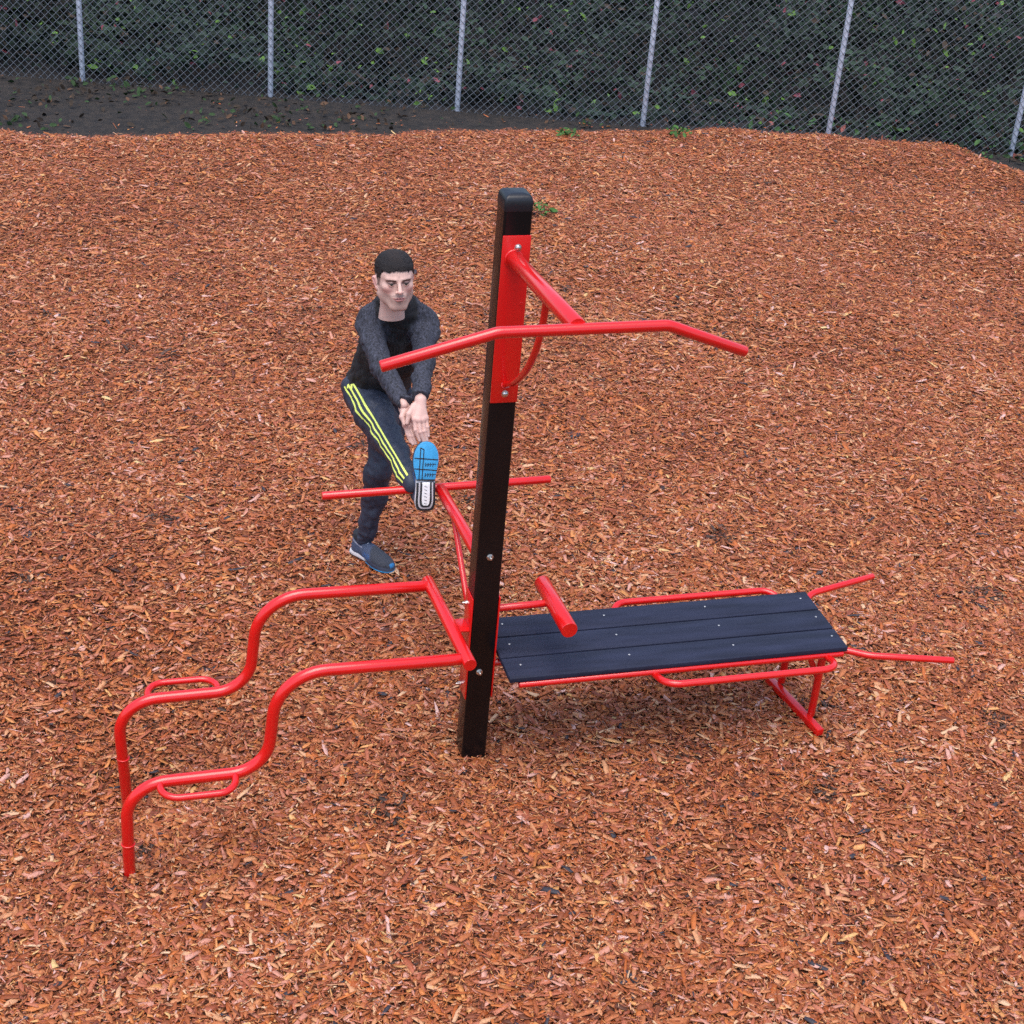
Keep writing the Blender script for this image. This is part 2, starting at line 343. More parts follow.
for s in (-1, 1):
    q = .03 if s > 0 else 0; c0 = .0508; o = lambda d: c0+s*d
    B(MB().tube([(.728-q, o(.195), .440), (.745-q, o(.312-q*.6), .462), (1.508-q, o(.312-q*.6), .462), (1.485-q, o(.195), .442)], .0148, .07, 18), 'side_grip', RED, be)
    B(MB().tube([(1.38, o(.16), .436), (1.575-q, o(.175), .452), (1.66-q*1.3, o(.245), .46), (2.0 if s < 0 else 1.96, o(.335), .462)], .0145, .12, 18), 'foot_bar', RED, be)
bA, bB = Vector((1.470, .262, .0)), Vector((1.533, -.150, .0)); bd = (bB-bA).normalized(); bn = Vector((-bd.y, bd.x, 0))
BM = Matrix(((bn.x, bd.x, 0, bA.x), (bn.y, bd.y, 0, bA.y), (0, 0, 1, 0), (0, 0, 0, 1)))
B(MB().box((-.017, 0, .030), (.017, (bB-bA).length, .062), .003, BM), 'foot_beam', RED, be)
for lx, ly, _z in ((1.5396, -0.0359, 0.0600), (1.5100, 0.2152, 0.0600)):
    B(MB().tube([(lx, ly, .055), (lx, ly, .45)], .0165, n=20), 'leg', RED, be)
B(MB().tube([(1.5414, -0.0200, 0.2434), (1.4823, -0.0200, 0.3633)], .0125, n=16), 'brace', RED, be)
# ankle roller over the head of the bench
ro = B(MB().tube([(.343, -.168, .700), (.336, .190, .697)], .0335, n=30, capr=.1), 'roller', RED, st)
B(MB().tube([(.105, .0508, .684), (.318, .0508, .688)], .0150, n=18), 'arm', RED, ro)

# ------------------------------------------------------------ signed distance modelling for the man
def grid(lo, hi, h):
    ax = [np.arange(lo[i], hi[i]+h, h, dtype=np.float32) for i in range(3)]
    return np.meshgrid(*ax, indexing='ij')
def nets(V, lo, h):
    ins = V < 0; nx, ny, nz = V.shape
    cnt = np.zeros((nx-1, ny-1, nz-1), np.int8)
    C8 = [(a, b, c) for a in (0, 1) for b in (0, 1) for c in (0, 1)]
    for a, b, c in C8: cnt += ins[a:nx-1+a, b:ny-1+b, c:nz-1+c]
    act = (cnt > 0) & (cnt < 8); idx = np.argwhere(act); vid = -np.ones(act.shape, np.int64); vid[act] = np.arange(len(idx))
    acc = np.zeros((len(idx), 3)); num = np.zeros(len(idx))
    for p in C8:
        for ax in range(3):
            if p[ax]: continue
            q = list(p); q[ax] = 1
            v0 = V[idx[:, 0]+p[0], idx[:, 1]+p[1], idx[:, 2]+p[2]]; v1 = V[idx[:, 0]+q[0], idx[:, 1]+q[1], idx[:, 2]+q[2]]
            m = (v0 < 0) != (v1 < 0); t = np.where(m, v0/np.where(m, v0-v1, 1), 0)
            pt = np.repeat(np.array(p, float)[None], len(idx), 0); pt[:, ax] += t
            acc[m] += pt[m]; num[m] += 1
    P = (idx+acc/num[:, None])*h+np.array(lo)
    Fs = []
    for ax in range(3):
        sl0 = [slice(None)]*3; sl1 = [slice(None)]*3; sl0[ax] = slice(0, -1); sl1[ax] = slice(1, None)
        a = ins[tuple(sl0)]; b = ins[tuple(sl1)]; e = np.argwhere(a != b); o1, o2 = [(1, 2), (2, 0), (0, 1)][ax]
        e = e[(e[:, o1] > 0) & (e[:, o2] > 0) & (e[:, o1] < V.shape[o1]-1) & (e[:, o2] < V.shape[o2]-1)]
        d = []
        for (s1, s2) in ((-1, -1), (0, -1), (0, 0), (-1, 0)):
            q = e.copy(); q[:, o1] += s1; q[:, o2] += s2; d.append(vid[q[:, 0], q[:, 1], q[:, 2]])
        q = np.stack(d, 1); fl = a[e[:, 0], e[:, 1], e[:, 2]]
        q[~fl] = q[~fl][:, ::-1]; Fs.append(q)
    return P, np.concatenate(Fs)
def cap(G, a, b, ra, rb=None, sc=None):
    rb = ra if rb is None else rb; X, Y, Z = G; a = np.array(a, float); b = np.array(b, float); d = b-a; L = max(d@d, 1e-12)
    px, py, pz = X-a[0], Y-a[1], Z-a[2]; t = np.clip((px*d[0]+py*d[1]+pz*d[2])/L, 0, 1)
    return np.sqrt((px-t*d[0])**2+(py-t*d[1])**2+(pz-t*d[2])**2)-(ra+(rb-ra)*t)
def ell(G, c, r, Rt=None):
    X, Y, Z = G; x, y, z = X-c[0], Y-c[1], Z-c[2]
    if Rt is not None:   # rows are local axes
        x, y, z = [Rt[i][0]*x+Rt[i][1]*y+Rt[i][2]*z for i in range(3)]
    k0 = np.sqrt((x/r[0])**2+(y/r[1])**2+(z/r[2])**2)+1e-9; k1 = np.sqrt((x/r[0]**2)**2+(y/r[1]**2)**2+(z/r[2]**2)**2)+1e-9
    return k0*(k0-1)/k1
def U(a, b, k):
    h = np.clip(.5+.5*(b-a)/k, 0, 1); return b+(a-b)*h-k*h*(1-h)
def SUB(a, b, k): return -U(-a, b, k)
def chain(G, pts, rs, k=.02):
    d = None
    for i in range(len(pts)-1):
        c = cap(G, pts[i], pts[i+1], rs[i], rs[i+1]); d = c if d is None else U(d, c, k)
    return d
def wob(G, f, a, seed):
    r = np.random.default_rng(seed); X, Y, Z = G; s = 0
    for i in range(7):
        d = r.normal(size=3); d /= np.linalg.norm(d); d *= f*(.6+.25*i); s = s+a*np.sin(X*d[0]+Y*d[1]+Z*d[2]+r.uniform(0, 6)+1.3*np.sin(X*d[1]+Z*d[0]*.7))/(1+.4*i)
    return s
def smooth_mesh(P, F, it=2, lam=.5):
    for _ in range(it):
        acc = np.zeros_like(P); n = np.zeros(len(P))
        for i in range(4):
            a, b = F[:, i], F[:, (i+1) % 4]
            np.add.at(acc, a, P[b]); np.add.at(n, a, 1); np.add.at(acc, b, P[a]); np.add.at(n, b, 1)
        P = P*(1-lam)+lam*acc/n[:, None]
    return P
def child(name, P, F, m, parent, origin, col=None):
    o = fast_mesh(name, P-np.array(origin), F, m, {'tint': ('POINT', np.concatenate([col, np.ones((len(col), 1))], 1))} if col is not None else None)
    if parent is not None: o.parent = parent
    else: o.location = origin
    return o

PO = (-.06, 1.575, 0.0)
# --- joints
neckb = (-.052, 1.375, 1.392)
shR, elR, wrR = (-0.1586, 1.3800, 1.3137), (-0.1505, 1.1700, 1.2274), (-0.0914, 0.9550, 1.1429)
shL, elL, wrL = (0.0928, 1.3800, 1.3090), (0.0358, 1.1700, 1.2427), (-0.0221, 0.9450, 1.1816)
hipR, knR, anR = (-0.1341, 1.5850, 0.8943), (-0.1011, 1.2100, 0.8614), (-0.0681, 0.8350, 0.8406)
hipL, knL, anL = (0.0011, 1.6000, 0.8803), (-0.0513, 1.5600, 0.5045), (-0.0979, 1.6200, 0.0995)
pel = (-0.0617, 1.6050, 0.9424); chest = (-0.0365, 1.4600, 1.1920); belly = (-0.0557, 1.5400, 1.0530)
SKIN = mat('skin', (.6, .38, .3), .5, attr='tint', noise=(60, .05, (1, 1, 1)), spec=.4)
# --- head, in its own frame: looks along -Y, up +Z
HS = 1.05; HC = np.array((-0.0851, 1.2650, 1.5864))
ya, pi_, rl = math.radians(-1), math.radians(5), math.radians(-2)
HR = np.array((Matrix.Rotation(ya, 3, 'Z')@Matrix.Rotation(rl, 3, 'Y')@Matrix.Rotation(-pi_, 3, 'X')))
def h2w(p): return HC+HS*(np.asarray(p)@HR.T)
def cran(G, e=0):
    d = ell(G, (0, .018, .026), (.0755+e, .092+e, .083+e))
    return d
def head_field(G):
    X, Y, Z = G; AX = np.abs(X); H = (AX, Y, Z)
    d = cran(G)
    d = U(d, ell(G, (0, -.022, -.030), (.065, .064, .080)), .03)
    d = U(d, ell(G, (0, -.045, .035), (.056, .042, .040)), .03)                 # forehead
    d = U(d, cap(H, (.056, .004, -.058), (.021, -.068, -.100), .019, .0165), .022)  # jaw line
    d = U(d, ell(G, (0, -.076, -.100), (.020, .014, .015)), .02)                # chin
    d = U(d, ell(H, (.042, -.058, -.018), (.019, .018, .016)), .02)             # cheekbone
    d = U(d, cap(H, (.012, -.0865, .021), (.042, -.072, .023), .0075, .007), .012)  # brow
    d = SUB(d, ell(H, (.0295, -.097, .004), (.019, .016, .0115)), .010)           # socket
    d = U(d, cap(G, (0, -.086, .014), (0, -.1115, -.027), .0062, .0088), .011)    # nose bridge
    d = U(d, ell(G, (0, -.1115, -.0295), (.0095, .0085, .0078)), .006)
    d = U(d, ell(H, (.0115, -.0985, -.0325), (.0065, .009, .0065)), .005)
    d = SUB(d, ell(H, (.0062, -.106, -.0385), (.0035, .006, .0035)), .003)
    d = U(d, ell(H, (.0295, -.0775, .0005), (.0142, .0130, .0125)), .004)         # lids
    d = SUB(d, ell(H, (.0295, -.0935, -.0005), (.0135, .0085, .0052)), .0022)     # opening
    d = U(d, ell(G, (0, -.080, -.066), (.028, .016, .022)), .022)               # mouth mound
    d = U(d, ell(H, (.007, -.0975, -.0610), (.015, .0050, .0036)), .005)
    d = U(d, ell(G, (0, -.0965, -.0705), (.016, .0060, .0046)), .006)
    d = SUB(d, ell(G, (0, -.107, -.0655), (.0235, .010, .0013)), .0025)
    d = U(d, chain(G, [(0, .045, -.03), (0, .060, -.10), (0, .085, -.20)], [.043, .046, .056]), .012)
    H = (np.where(X > 0, AX+.010, AX), Y, Z); ear = cap(H, (.072, .000, -.034), (.081, .014, .004), .0080, .0120); ear = SUB(ear, cap(H, (.081, .000, -.024), (.090, .006, .002), .0050, .0070), .003)
    d = U(d, ear, .007)
    return d
h = .0017; lo = (-.110, -.135, -.19); hi = (.110, .125, .13)
G = grid(lo, hi, h); P, F = nets(head_field(G), lo, h); P = smooth_mesh(P, F, 1, .4)
x, y, z = P[:, 0], P[:, 1], P[:, 2]; ax = np.abs(x)
def blob(cx, cy, rx, ry, px, py, soft=.35): return sm(1+soft, 1-soft, np.sqrt(((px-cx)/rx)**2+((py-cy)/ry)**2))
def mixc(c, m, t): return c*(1-t[:, None])+np.array(m)*t[:, None]
fr_ = sm(-.03, -.06, y)
c = np.tile(np.array([.64, .415, .350]), (len(P), 1))
c = mixc(c, (.60, .25, .22), .40*blob(.042, -.028, .018, .018, ax, z, .6)*fr_)
c = mixc(c, (.62, .30, .26), .5*blob(0, -.030, .012, .010, x, z, .5)*fr_)
st_ = np.clip(sm(-.040, -.062, z)*sm(.03, -.01, y)*sm(-.128, -.115, z)+.0, 0, 1)
c = mixc(c, (.20, .135, .11), .48*st_*(.85+.3*np.sin(x*900)*np.sin(z*1100)))
c = mixc(c, (.22, .14, .12), .5*blob(0, -.0535, .026, .0060, x, z, .4)*fr_)
c = mixc(c, (.20, .14, .12), .45*blob(0, -.083, .010, .008, x, z, .5)*fr_)
c = mixc(c, (.50, .19, .18), .8*blob(0, -.0660, .0250, .0080, x, z, .2)*fr_)
c = mixc(c, (.12, .03, .03), .9*blob(0, -.0655, .0235, .0018, x, z, .5)*fr_)
br = sm(.0058, .0030, np.abs(z-(.0175-.10*np.maximum(ax-.032, 0)+.03*np.minimum(ax-.032, 0))))*sm(.010, .015, ax)*sm(.054, .046, ax)*fr_
c = mixc(c, (.035, .022, .018), .95*br)
c = mixc(c, (.19, .10, .09), .9*blob(.0295, .0075, .019, .0085, ax, z, .5)*fr_)  # brow shadow over the eyelids, painted into the skin colour
c = mixc(c, (.02, .012, .012), .95*blob(.0295, .0052, .0155, .0028, ax, z, .5)*fr_)
c = mixc(c, (.08, .03, .03), .8*blob(.0062, -.037, .004, .003, ax, z, .4)*sm(-.09, -.1, y))
c = mixc(c, (.62, .27, .25), .6*sm(.074, .079, ax)*sm(.05, .03, y)*sm(-.04, -.03, z))
lin = np.interp(y, [-.12, -.075, -.058, -.047, -.040, -.024, -.004, .0, .03, .05, .12], [.054, .056, .056, .048, .022, -.012, -.014, .028, .03, -.05, -.07])
hs = sm(-.011, .001, z-lin+.004*np.sin(x*700)*np.sin(z*300+x*200))*sm(.0705, .0725, ax*0+.08)*sm(.079, .076, ax)
c = mixc(c, (.05, .036, .03), .75*hs)
def warp(P):
    P = P.copy(); t = sm(-.02, -.05, P[:, 1]); zz = np.interp(P[:, 2], [-.19, -.13, -.105, -.066, -.036, 0, .03, .13], [-.19, -.126, -.098, -.0540, -.0290, .0035, .0305, .13]); P[:, 2] = P[:, 2]*(1-t)+zz*t; return P
HP, HF, HCc = h2w(warp(P)), F, c
# --- hands
hnd = [
 dict(fore=tuple(np.array(wrL)*.8+np.array(elL)*.2), wrist=(-0.0252, 0.9380, 1.1711), fingers=[[(-0.0614, 0.8780, 1.1135),(-0.0601, 0.8550, 1.0733),(-0.0435, 0.8420, 1.0294)],[(-0.0454, 0.8720, 1.1109),(-0.0403, 0.8460, 1.0673),(-0.0257, 0.8340, 1.0254)],[(-0.0271, 0.8760, 1.1079),(-0.0220, 0.8510, 1.0684),(-0.0121, 0.8380, 1.0296)],[(-0.0105, 0.8840, 1.1124),(-0.0073, 0.8620, 1.0809),(-0.0037, 0.8500, 1.0443)]],
      thumb=[(-0.0551, 0.9250, 1.1509),(-0.0809, 0.9000, 1.1271),(-0.0911, 0.8850, 1.0929)]),
 dict(fore=tuple(np.array(wrR)*.8+np.array(elR)*.2), wrist=(-0.0862, 0.9650, 1.1236), fingers=[[(-0.0601, 0.9050, 1.0764),(-0.0465, 0.8800, 1.0409),(-0.0363, 0.8620, 1.0163)],[(-0.0728, 0.9050, 1.0700),(-0.0634, 0.8800, 1.0325),(-0.0530, 0.8620, 1.0055)],[(-0.0823, 0.9100, 1.0657),(-0.0749, 0.8860, 1.0301),(-0.0644, 0.8680, 1.0007)],[(-0.0921, 0.9150, 1.0685),(-0.0844, 0.8930, 1.0342),(-0.0738, 0.8760, 1.0066)]],
      thumb=[(-0.0924, 0.9450, 1.1196),(-0.1061, 0.9180, 1.1055),(-0.0985, 0.8980, 1.0821)]),
]
def hand_mesh(hd):
    wr, fore, fing, thumb = hd['wrist'], hd['fore'], hd['fingers'], hd['thumb']
    pts = np.array([wr]+[p for f in fing for p in f]+thumb+[fore]); lo = pts.min(0)-.022; hi = pts.max(0)+.022; h = .0018
    G = grid(lo, hi, h); d = cap(G, fore, wr, .022, .0225)
    for f in fing:
        d = U(d, cap(G, wr, f[0], .0165, .0105), .014)
    for i in range(3): d = U(d, cap(G, fing[i][0], fing[i+1][0], .0105, .0105), .008)
    fd = None
    for j, f in enumerate(fing):
        r0 = (.0088, .0090, .0088, .0076)[j]
        q = U(cap(G, f[0], f[1], r0*1.04, r0), cap(G, f[1], f[2], r0, r0*.80), .003)
        q = U(q, ell(G, f[1], (r0*1.08,)*3), .002)
        fd = q if fd is None else U(fd, q, .0022)
    d = U(d, fd, .006)
    tq = U(cap(G, thumb[0], thumb[1], .015, .0115), cap(G, thumb[1], thumb[2], .0112, .0088), .006)
    d = U(d, tq, .010)
    P, F = nets(d, lo, h); P = smooth_mesh(P, F, 1, .4)
    c = np.tile(np.array([.60, .38, .325]), (len(P), 1))
    for f in fing:      # redder knuckles, pale nails
        for q, rr in ((f[0], .012), (f[1], .008)):
            t = np.exp(-((P-np.array(q))**2).sum(1)/rr**2); c = mixc(c, (.60, .29, .25), .45*t)
        nail = np.array(f[2])+np.array([0, -.004, .003]); t = np.exp(-((P-nail)**2).sum(1)/.0055**2); c = mixc(c, (.74, .52, .48), .7*t)
    return P, F, c
parts = [(HP, HF, HCc)]+[hand_mesh(hd) for hd in hnd]
# --- the rest of the body under the clothes
h = .008; lo = (-.34, .72, .0); hi = (.26, 1.85, 1.5); G = grid(lo, hi, h)
d = chain(G, [pel, belly, chest, neckb], [.075, .07, .075, .045], .05)
d = U(d, chain(G, [shR, elR, wrR], [.040, .026, .019], .02), .03); d = U(d, chain(G, [shL, elL, wrL], [.040, .026, .019], .02), .03)
d = U(d, chain(G, [hipR, knR, anR], [.07, .045, .020], .03), .03); d = U(d, chain(G, [hipL, knL, anL], [.07, .042, .026], .03), .03)
bp, bf = nets(d, lo, h); parts.append((bp, bf, np.tile(np.array([.60, .38, .325]), (len(bp), 1))))
k = 0; AP = []; AF = []; AC = []
for p, f, c in parts: AP.append(p); AF.append(f+k); AC.append(c); k += len(p)
man = child('person', np.concatenate(AP), np.concatenate(AF), SKIN, None, PO, np.concatenate(AC))
tag(man, 'man in dark long-sleeved top and navy trousers stretching one leg on the red bar', 'person')
# --- eyes
EYE = mat('eye', (.5, .5, .5), .15, attr='tint')
for s in (-1, 1):
    pr_ = []; n1, n2 = 16, 24; V = []; C_ = []
    for i in range(n1+1):
        t = math.pi*i/n1
        for j in range(n2):
            a = 2*math.pi*j/n2; V.append((s*.0295+.0115*math.sin(t)*math.cos(a), -.0775-.0115*math.cos(t), -.0005+.0115*math.sin(t)*math.sin(a)))
            C_.append((.01, .01, .01) if t < .22 else ((.05, .04, .03) if t < .62 else (.55, .5, .48)))
    Fq = np.array([(i*n2+j, i*n2+(j+1) % n2, (i+1)*n2+(j+1) % n2, (i+1)*n2+j) for i in range(n1) for j in range(n2)])
    child('eye', h2w(warp(np.array(V))), Fq, EYE, man, PO, np.array(C_))
# --- hair: short, tapered at the sides
h = .0022; lo = (-.1, -.11, -.08); hi = (.1, .13, .135); G = grid(lo, hi, h); X, Y, Z = G; AX = np.abs(X)
th_ = .0022+.0075*sm(.02, .085, Z)-.0055*sm(.095, .125, Z)
d = np.minimum(cran(G), U(cran(G), ell(G, (0, -.045, .035), (.056, .042, .040)), .03))-th_-wob(G, 330, .0007, 3)
line = np.interp(Y, [-.12, -.075, -.058, -.047, -.040, -.024, -.004, .0, .03, .05, .12], [.054, .056, .056, .048, .022, -.012, -.014, .028, .03, -.05, -.07])+.004*np.cos(AX*60)+wob(G, 420, .0022, 77)
d = U(d, -d*0-1, .0001) if False else np.maximum(d, (line-Z)*.6)
HAIRM = mat('dark_brown_hair', (.009, .007, .0065), .7, attr='tint', spec=.25, noise=(260, .5, (1, 1, .25)), bump=(330, .6))
P, F = nets(d, lo, h); P = smooth_mesh(P, F, 1, .4)
hf = np.clip(sm(.050, .000, P[:, 2])*.9+.35*sm(.085, .11, P[:, 2])*sm(.05, .0, np.abs(P[:, 0])), 0, 1)
child('hair', h2w(P), F, HAIRM, man, PO, np.array([.0150, .0120, .0125])*(1-hf[:, None])+np.array([.045, .030, .024])*hf[:, None])
# --- long-sleeved top
h = .0045; lo = (-.34, 1.0-.12, .80); hi = (.28, 1.80, 1.50); G = grid(lo, hi, h); X, Y, Z = G
def flat(a, b): return tuple(np.array(a)+np.array(b))
tors = ell(G, chest, (.152, .112, .150)); tors = U(tors, ell(G, belly, (.142, .108, .14)), .06); tors = U(tors, ell(G, flat(pel, (0, 0, .0)), (.148, .120, .105)), .05)
tors = U(tors, cap(G, flat(shR, (.035, .03, .025)), flat(shL, (-.035, .03, .025)), .062), .05); tors = U(tors, cap(G, flat(neckb, (-.050, .02, .020)), flat(shR, (.01, .02, .03)), .047, .052), .03); tors = U(tors, cap(G, flat(neckb, (.050, .02, .020)), flat(shL, (-.01, .02, .03)), .047, .052), .03)
tors = U(tors, ell(G, flat(neckb, (0, .01, -.005)), (.075, .07, .05)), .04)
sR = chain(G, [flat(shR, (.0, .01, .0)), elR, wrR], [.063, .044, .033], .03)
sL = chain(G, [flat(shL, (.0, .01, .0)), elL, wrL], [.063, .044, .033], .03)
slv = np.minimum(sR, sL); d = U(U(tors, sR, .02), sL, .02)
rid = lambda f, sd: np.abs(wob(G, f, 1.0, sd)); fold = wob(G, 34, .0036, 5)-.0042*np.clip(1-rid(48, 31)*1.6, 0, 1)*-1+wob(G, 95, .0013, 9)-.003
d = d+fold
# cut hem, cuffs and neck opening
nk = np.array(neckb); up = np.array([-.0, -.42, .9]); 
d = U(d, chain(G, [flat(neckb, (0, .015, .01)), flat(neckb, (0, .020, .064))], [.066, .058], .01), .025)
nax = h2w(np.array([(0, .060, -.10), (0, .085, -.20)])); d = SUB(d, cap(G, tuple(nax[0]+.08*(nax[1]-nax[0])), tuple(nax[0]+.6*(nax[0]-nax[1])), .053, .048), .004)
d = SUB(d, ell(G, flat(neckb, (.0, -.075, .122)), (.060, .055, .050)), .008)
cuff = lambda w_, e: ((X-w_[0])*(w_[0]-e[0])+(Y-w_[1])*(w_[1]-e[1])+(Z-w_[2])*(w_[2]-e[2]))/np.linalg.norm(np.array(w_)-np.array(e))
nearR = np.sqrt((X-wrR[0])**2+(Y-wrR[1])**2+(Z-wrR[2])**2) < .09; nearL = np.sqrt((X-wrL[0])**2+(Y-wrL[1])**2+(Z-wrL[2])**2) < .09
d = np.where(nearR, np.maximum(d, cuff(wrR, elR)-.004), d); d = np.where(nearL, np.maximum(d, cuff(wrL, elL)-.002), d)
hemz = .915-.22*(X+.05)
d = np.maximum(d, (hemz-Z)*.9)
P, F = nets(d, lo, h); P = smooth_mesh(P, F, 1, .5)
SH = mat('heather_knit', (.04, .04, .05), .85, attr='tint', noise=(120, .9, (1, 1, .30)), bump=(300, .25))
gx_ = (P[:, 0], P[:, 1], P[:, 2])
ds = np.minimum(chain(gx_, [flat(shR, (.0, .01, 0)), elR, wrR], [.063, .044, .033], .03), chain(gx_, [flat(shL, (0, .01, 0)), elL, wrL], [.063, .044, .033], .03))
yoke = sm(neckb[2]-.075, neckb[2]-.055, P[:, 2]+.35*np.abs(P[:, 0]-neckb[0]))
isl = np.maximum(sm(.028, .018, ds), yoke*.0)
isl = np.maximum(isl, sm(.085, .10, np.abs(P[:, 0]-neckb[0]))*sm(1.22, 1.26, P[:, 2]))
c = np.array([.0085, .0085, .011])*(1-isl[:, None])+np.array([.030, .032, .047])*isl[:, None]
shirt = child('shirt', P, F, SH, man, PO, c)
# --- trousers
h = .005; lo = (-.34, .70, .04); hi = (.26, 1.82, 1.06); G = grid(lo, hi, h); X, Y, Z = G
TR = mat('navy_trousers', (.021, .028, .050), .6, noise=(60, .2, (1, 1, 1)), bump=(300, .15))
d = ell(G, flat(pel, (0, 0, -.03)), (.140, .112, .10))
rr = chain(G, [hipR, tuple(np.array(hipR)*.45+np.array(knR)*.55), knR, tuple(np.array(knR)*.5+np.array(anR)*.5), anR, tuple(np.array(anR)*1.045-np.array(knR)*.045)], [.095, .083, .064, .052, .040, .035], .03)
rl_ = chain(G, [hipL, tuple(np.array(hipL)*.5+np.array(knL)*.5), knL, tuple(np.array(knL)*.6+np.array(anL)*.4), anL], [.088, .076, .060, .054, .039], .03)
d = U(U(d, rr, .04), rl_, .04)+wob(G, 34, .0042, 21)+wob(G, 80, .0018, 22)+.0045*np.clip(1-np.abs(wob(G, 40, 1.0, 41))*1.6, 0, 1)-.002
# bunching above the ankles
tL = np.sqrt((X-anL[0])**2+(Y-anL[1])**2+(Z-anL[2])**2); d = d+.0012*np.sin(Z*210+X*60)*sm(.17, .04, tL)
d = np.maximum(d, np.where(Y > 1.3, (anL[2]-.012)-Z, -1)); 
v = np.array(anR)-np.array(knR); v /= np.linalg.norm(v)
d = np.maximum(d, (X-anR[0])*v[0]+(Y-anR[1])*v[1]+(Z-anR[2])*v[2]-.090)
d = np.maximum(d, Z-(1.01))
P, F = nets(d, lo, h); P = smooth_mesh(P, F, 1, .5)
tr = child('trousers', P, F, TR, man, PO)
from mathutils.bvhtree import BVHTree
bv = BVHTree.FromPolygons([tuple(p) for p in P], [tuple(int(i) for i in f) for f in F])
YEL = mat('yellow_stripe', (.72, .82, .16), .6, noise=(80, .08, (1, 1, 1)))
axp = [Vector(flat(hipR, (.0, .03, .10))), Vector(hipR), Vector(knR), Vector(anR)+(Vector(anR)-Vector(knR)).normalized()*.018]
axis_pts = catmull(axp, 16)
def stripe(off):
    V = []; F_ = []
    L0 = 2; pts = axis_pts[L0:]
    for i, p in enumerate(pts):
        a = pts[max(i-1, 0)]; b = pts[min(i+1, len(pts)-1)]; T = (b-a).normalized()
        q = i/(len(pts)-1)
        ang = math.radians(STA[0]+(STA[1]-STA[0])*q)
        side = Vector((-1, 0, 0)); side = (side-T*side.dot(T)).normalized(); upv = side.cross(T).normalized()
        if upv.z < 0: upv = -upv
        for s_ in (-1, 1):
            rad = .085-.045*q
            an = ang+(off*STW+s_*STW*.20)/rad
            dr = side*math.cos(an)+upv*math.sin(an)
            hit = bv.ray_cast(p+dr*.3, -dr)
            if hit[0] is None: hit = (p+dr*rad,)
            V.append(hit[0]+dr*.0022)
    for i in range(len(pts)-1): F_.append((2*i, 2*i+1, 2*i+3, 2*i+2))
    return obj('stripe', V, F_, YEL, tr, PO, True)
STA = (44, 34); STW = .0160
for off in (-1, 0, 1): stripe(off)
# --- shoes, own frame: toe +Y, up +Z, heel at origin, length .285
def outline(s, n=64, grow=0):
    k = [(0, -.0), (.030, .004), (.041, .03), (.039, .08), (.041, .13), (.053, .18), (.055, .215), (.048, .250), (.029, .278), (.006, .287)]
    kk = [(-.030, .004), (-.042, .03), (-.041, .08), (-.040, .13), (-.047, .18), (-.051, .215), (-.045, .25), (-.024, .28)]
    P_ = [Vector((a*s, b, 0)) for a, b in k+kk[::-1]]
    m = len(P_); out = []
    for i in range(m):
        p0, p1, p2, p3 = P_[i-1], P_[i], P_[(i+1) % m], P_[(i+2) % m]
        for j in range(4):
            t = j/4; out.append(.5*((2*p1)+(p2-p0)*t+(2*p0-5*p1+4*p2-p3)*t*t+(3*p1-p0-3*p2+p3)*t**3))
    if s < 0: out = out[::-1]
    return [(p.x, p.y) for p in out]
def slab(pts, z0, z1, sc=1.0, c=None):
    n = len(pts); cx = sum(p[0] for p in pts)/n; cy = sum(p[1] for p in pts)/n; V = []; F_ = []
    zs = [(z0, .97), (z0+.12*(z1-z0), 1.0), (z1-.12*(z1-z0), 1.0*sc), (z1, .985*sc)]
    for z_, q in zs: V += [(cx+(a-cx)*q, cy+(b-cy)*q, z_) for a, b in pts]
    for i in range(3):
        for k_ in range(n): F_.append((i*n+k_, i*n+(k_+1) % n, (i+1)*n+(k_+1) % n, (i+1)*n+k_))
    F_.append(tuple(range(n))[::-1]); F_.append(tuple(range(3*n, 4*n))); return V, F_
SHO = mat('shoe_mesh', (.05, .08, .16), .75, attr='tint', noise=(180, .25, (1, 1, 1)), bump=(500, .4))
WHITE = mat('white_foam', (.72, .72, .72), .6, bump=(60, .1)); BLUE = mat('blue_rubber', (.04, .31, .60), .5, noise=(60, .1, (1, 1, 1)), bump=(120, .2)); BLK = mat('black_rubber', (.012, .012, .014), .6); GREY = mat('grey_rubber', (.45, .43, .45), .6)
MID = mat('midsole_foam', (.7, .7, .7), .6, attr='tint', noise=(90, .1, (1, 1, 1)))
SOCK = mat('dark_sock', (.02, .022, .03), .9)
LACE = mat('grey_lace', (.32, .34, .42), .8)
